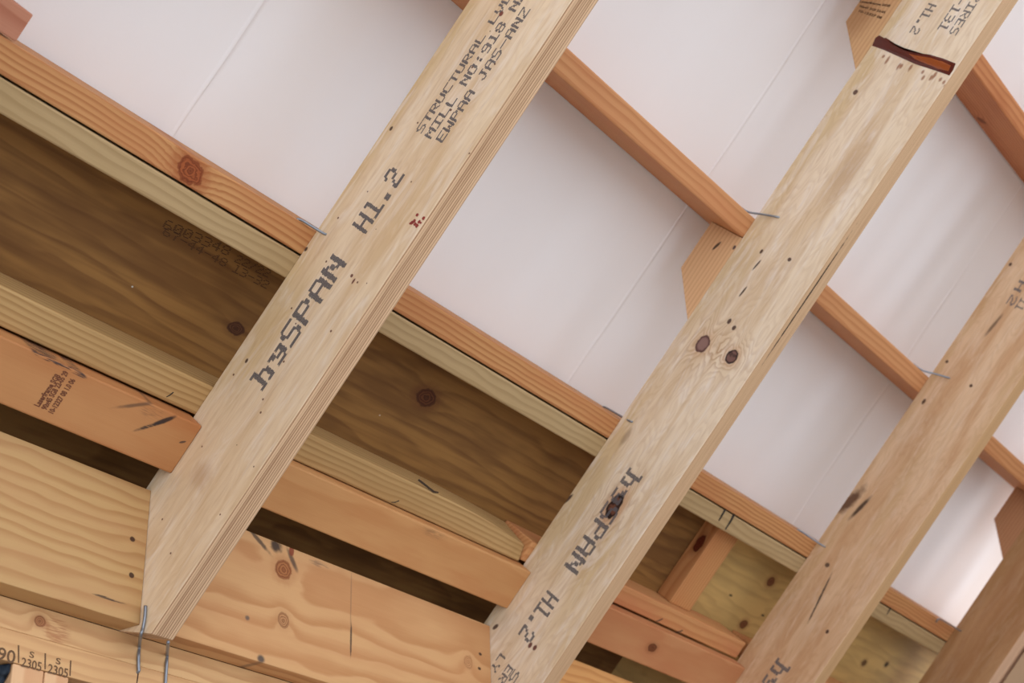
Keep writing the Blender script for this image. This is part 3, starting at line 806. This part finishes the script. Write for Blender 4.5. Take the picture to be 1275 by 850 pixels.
# unseen fascia and soffit, added to keep outside light out of the eave
out = plain('primed_board', lin((170, 160, 150)), 0.7)
wbox('fascia_light_block', (-1.6, .606, -.72), (4.2, .63, -.50), out, 'unseen fascia board added to block light at the rafter tails outside', 'fascia', .002)
wbox('soffit_light_block', (-1.6, .4425, -.712), (4.2, .6055, -.702), out, 'unseen flat soffit sheet added to block light under the rafter tails outside', 'soffit', .0)

# ================================================================== writing on the plate, pencil marks
def wink(parent, text, q, wpx, hpx, y, mat=ink_dark, name='written_mark'):
    a = ony(q, y); b = ony((q[0] + wpx, q[1] + wpx * .245), y); t = ony((q[0], q[1] - hpx), y)
    o = link(name, font_bm(text, a, (1, 0, 0), (0, 0, 1), (0, -1, 0), b[0] - a[0], t[2] - a[2], .012), mat, tuple(a), WALL, parent)
    o['label'] = 'brown handwritten mark reading ' + text
wink(pl2, '90', (-4, 821), 22, 17, -.3366)
wink(pl2, '2305', (26, 829), 25, 11.5, -.3366)
wink(pl2, '2305', (59, 837), 25, 11.5, -.3366)
wink(pl2, 'S', (36, 818), 6, 8, -.3366)
wink(pl2, 'S', (69, 826), 6, 8, -.3366)
def wstroke(parent, q0, q1, wid, y, mat, name='pencil_stroke', label=None):
    a, b = Vector(ony(q0, y)), Vector(ony(q1, y)); d = (b - a).normalized(); s = Vector((0, -1, 0)).cross(d) * wid / 2
    o = link(name, patch_bm([a - s, b - s * .8, b + s * .8, a + s], (0, -1, 0), .0004), mat, tuple(a), WALL, parent)
    if label: o['label'] = label
for q0, q1 in (((23, 803), (23, 825)), ((56.3, 813), (56, 833)), ((88, 822), (87, 841))):
    wstroke(pl2, q0, q1, .0026, -.3366, ink_dark, label='upright brown line marking a stud')
wstroke(pl2, (172, 838), (170, 852), .0022, -.3366, plain('dark_crack', lin((70, 46, 32)), .8), 'split', 'dark split below the wire')

def dstroke(parent, pts, D, wid, mat, name='marker_stroke', label=None, taper=.6):
    """stroke on the downward (D) face through the given image points"""
    P = [Vector(onD(q, D)) for q in pts]; L = []; R = []
    for i, p in enumerate(P):
        d = (P[min(i + 1, len(P) - 1)] - P[max(i - 1, 0)]).normalized()
        s = Vector((0, 0, 1)).cross(d) * wid / 2 * (1 if i < len(P) - 1 else taper)
        L.append(p - s); R.append(p + s)
    o = link(name, patch_bm(L + R[::-1], (0, 0, 1), .0004), mat, tuple(P[0]), parent=parent)
    if label: o['label'] = label
dstroke(n1, [(903, 634), (899, 641), (895, 648)], 0, .007, marker, label='short black marker tick')
dstroke(n1, [(914, 640), (910, 648), (903, 659)], 0, .008, marker, label='longer black marker tick')
dstroke(n1, [(1109, 756), (1107, 760), (1104, 765)], 0, .006, marker, label='thin black marker tick')
dstroke(n2, [(216, 488), (211, 492), (207, 494)], 0, .002, marker, 'pencil_stroke')
dstroke(n2, [(497, 623), (492, 625), (487, 625)], 0, .002, marker, 'pencil_stroke')
dstroke(n2, [(521, 597), (530, 604), (540, 612), (546, 613)], 0, .004, plain('bark_scar', lin((60, 46, 34)), .8), 'bark_scar')
dstroke(n3, [(825, 770), (821, 772), (817, 773)], 0, .003, marker, 'pencil_stroke')
dstroke(n3, [(850, 784.5), (846, 786), (842, 787)], 0, .003, marker, 'pencil_stroke')

# faint ink on the brown plywood
faint = plain('faint_ink', lin((70, 45, 25)), .8)
ply1 = [o for o in col.objects if o.name.startswith('plywood_panel')][0]
for text, q0, q1, hh in (('6003348', (201, 284), (283, 319), .016), ('22/22', (291, 326), (333, 346), .014), ('67-44-48', (201, 292), (279, 333), .014), ('13-32', (288, 338), (331, 360), .014)):
    a, b = Vector(onD(q0, -.0905)), Vector(onD(q1, -.0905)); d = (b - a); wd = d.length; d.normalize()
    bm = inkjet_bm(text, a, d, Vector((0, 0, 1)).cross(d), (0, 0, 1), wd, hh, 1, .1, 0, .6)
    # thin strokes
    o = link('faint_lettering', bm, faint, tuple(a), parent=ply1); o['label'] = 'faint brown ink figures'

# ================================================================== wire dogs
def dog(pts, label, rad=.0021):
    o = link('wire_dog', tube_bm(pts, rad), galv, tuple(pts[0]), smooth=True)
    return tag(o, label, 'wire dog')
def roof_dog(q0, q1, X, rs, label):
    e = onX(q1, X - .0022); a = onR(q0, rs + .0022)
    a = Vector(a); e = Vector(e)
    dog([a + Vector((-.002, -.014, -.002)), a + Vector((0, -.001, 0)), a.lerp(e, .5), e, e + Vector((.014, .004, .001))], label)
roof_dog((372, 272), (404, 291), RX[0], .0595, 'small galvanised wire dog pinning the knotty purlin to the leftmost rafter')
roof_dog((752, 506), (784, 524), RX[1], .0595, 'small galvanised wire dog where the knotty purlin meets the knot-eyed rafter')
roof_dog((994, 659), (1026, 680), RX[2], .0595, 'small galvanised wire dog where the knotty purlin meets the third rafter')
roof_dog((1170, 770), (1196, 785), RX[3], .0595, 'small galvanised wire dog where the knotty purlin meets the brown corner rafter')
def mid_dog(q0, q1, X, label):
    e = Vector(onX(q1, X - .0022)); a = Vector(onR(q0, .5485))
    dog([a + Vector((-.02, .0, -.02)), a, a.lerp(e, .5), e, e + Vector((.014, .004, .001))], label)
mid_dog((931, 263.5), (968, 270), RX[1], 'small grey wire dog holding the middle purlin to the knot-eyed rafter')
mid_dog((1149, 461), (1181, 470), RX[2], 'small grey wire dog holding the middle purlin to the third rafter')

def wdog(pts, label):
    P = []
    for q, y in pts:
        if y > 0:                                   # lies on the rafter's left face
            p = onX(q, -.0032); P.append((p[0], -(p[1] + p[2]) * Q, (p[1] - p[2]) * Q))
        else: P.append(tuple(ony(q, y)))
    P.append((P[-1][0], P[-1][1] + .02, P[-1][2] - .002))
    o = link('wire_dog', tube_bm(P, .0026), galv, P[0], WALL, smooth=True)
    return tag(o, label, 'wire dog')
wdog([((181, 754), 1), ((180.3, 768), 1), ((178, 781), 1), ((175.2, 791), 1), ((173.6, 803), -.3325), ((172.6, 816), -.3335), ((172.5, 830), -.3335), ((172, 836), -.335)],
     'bent galvanised wire dog left of the rafter foot, running down onto the wall plate')
wdog([((209.3, 799), -.255), ((208.8, 806), -.285), ((208.2, 814), -.3325), ((207.5, 826), -.3335), ((206, 850), -.334), ((205.5, 862), -.335)],
     'straight galvanised wire dog under the cut end of the rafter foot')

# ================================================================== dark wrap in the corner by the stud
def wrap():
    bm = bmesh.new()
    n, mm = 26, 14
    a = ony((-40, 824), -.342); rows = []
    for j in range(mm):
        for_r = []
        for i in range(n):
            u, v = i / (n - 1), j / (mm - 1)
            X = a[0] - .02 + u * (X_S[0] - .003 - a[0] + .02); z = -.6245 - v * .14
            o_ = .352 + .010 * math.sin(u * 17 + v * 5) + .007 * math.sin(u * 31 - v * 13) + .012 * math.sin(v * 6)
            for_r.append(bm.verts.new((X, o_, z)))
        rows.append(for_r)
    for r0, r1_ in zip(rows, rows[1:]):
        for i in range(n - 1): bm.faces.new((r0[i], r0[i + 1], r1_[i + 1], r1_[i]))
    bmesh.ops.solidify(bm, geom=bm.faces[:], thickness=.002)
    N = NT('blue_grey_film'); P, c = N.coords(); nn = N.noise(P, 70, 3, .35)
    m = N.done(N.mix(N.sstep(nn, .42, .62), lin((72, 84, 100)), lin((28, 34, 44))), .35, nn, .3, .5)
    o = link('plastic_wrap', bm, m, tuple(a), WALL, smooth=True)
    tag(o, 'crumpled dark blue-grey plastic beside the stud pair, in the bottom left corner', 'plastic wrap')
wrap()

GROUPS = {'rafter': 'laminated rafters', 'purlin': 'purlins across the rafters', 'batten': 'battens edging the plywood', 'blocking': 'blocking between the rafters',
          'cleat': 'purlin cleats', 'wire dog': 'wire dogs', 'stud': 'studs under the plates', 'wall plate': 'wall plates', 'plywood': 'plywood panels at the eave'}
for o in list(col.objects):
    if o.get('category') in GROUPS: o['group'] = GROUPS[o['category']]
    for k in ('_o', '_n'):
        if k in o: del o[k]
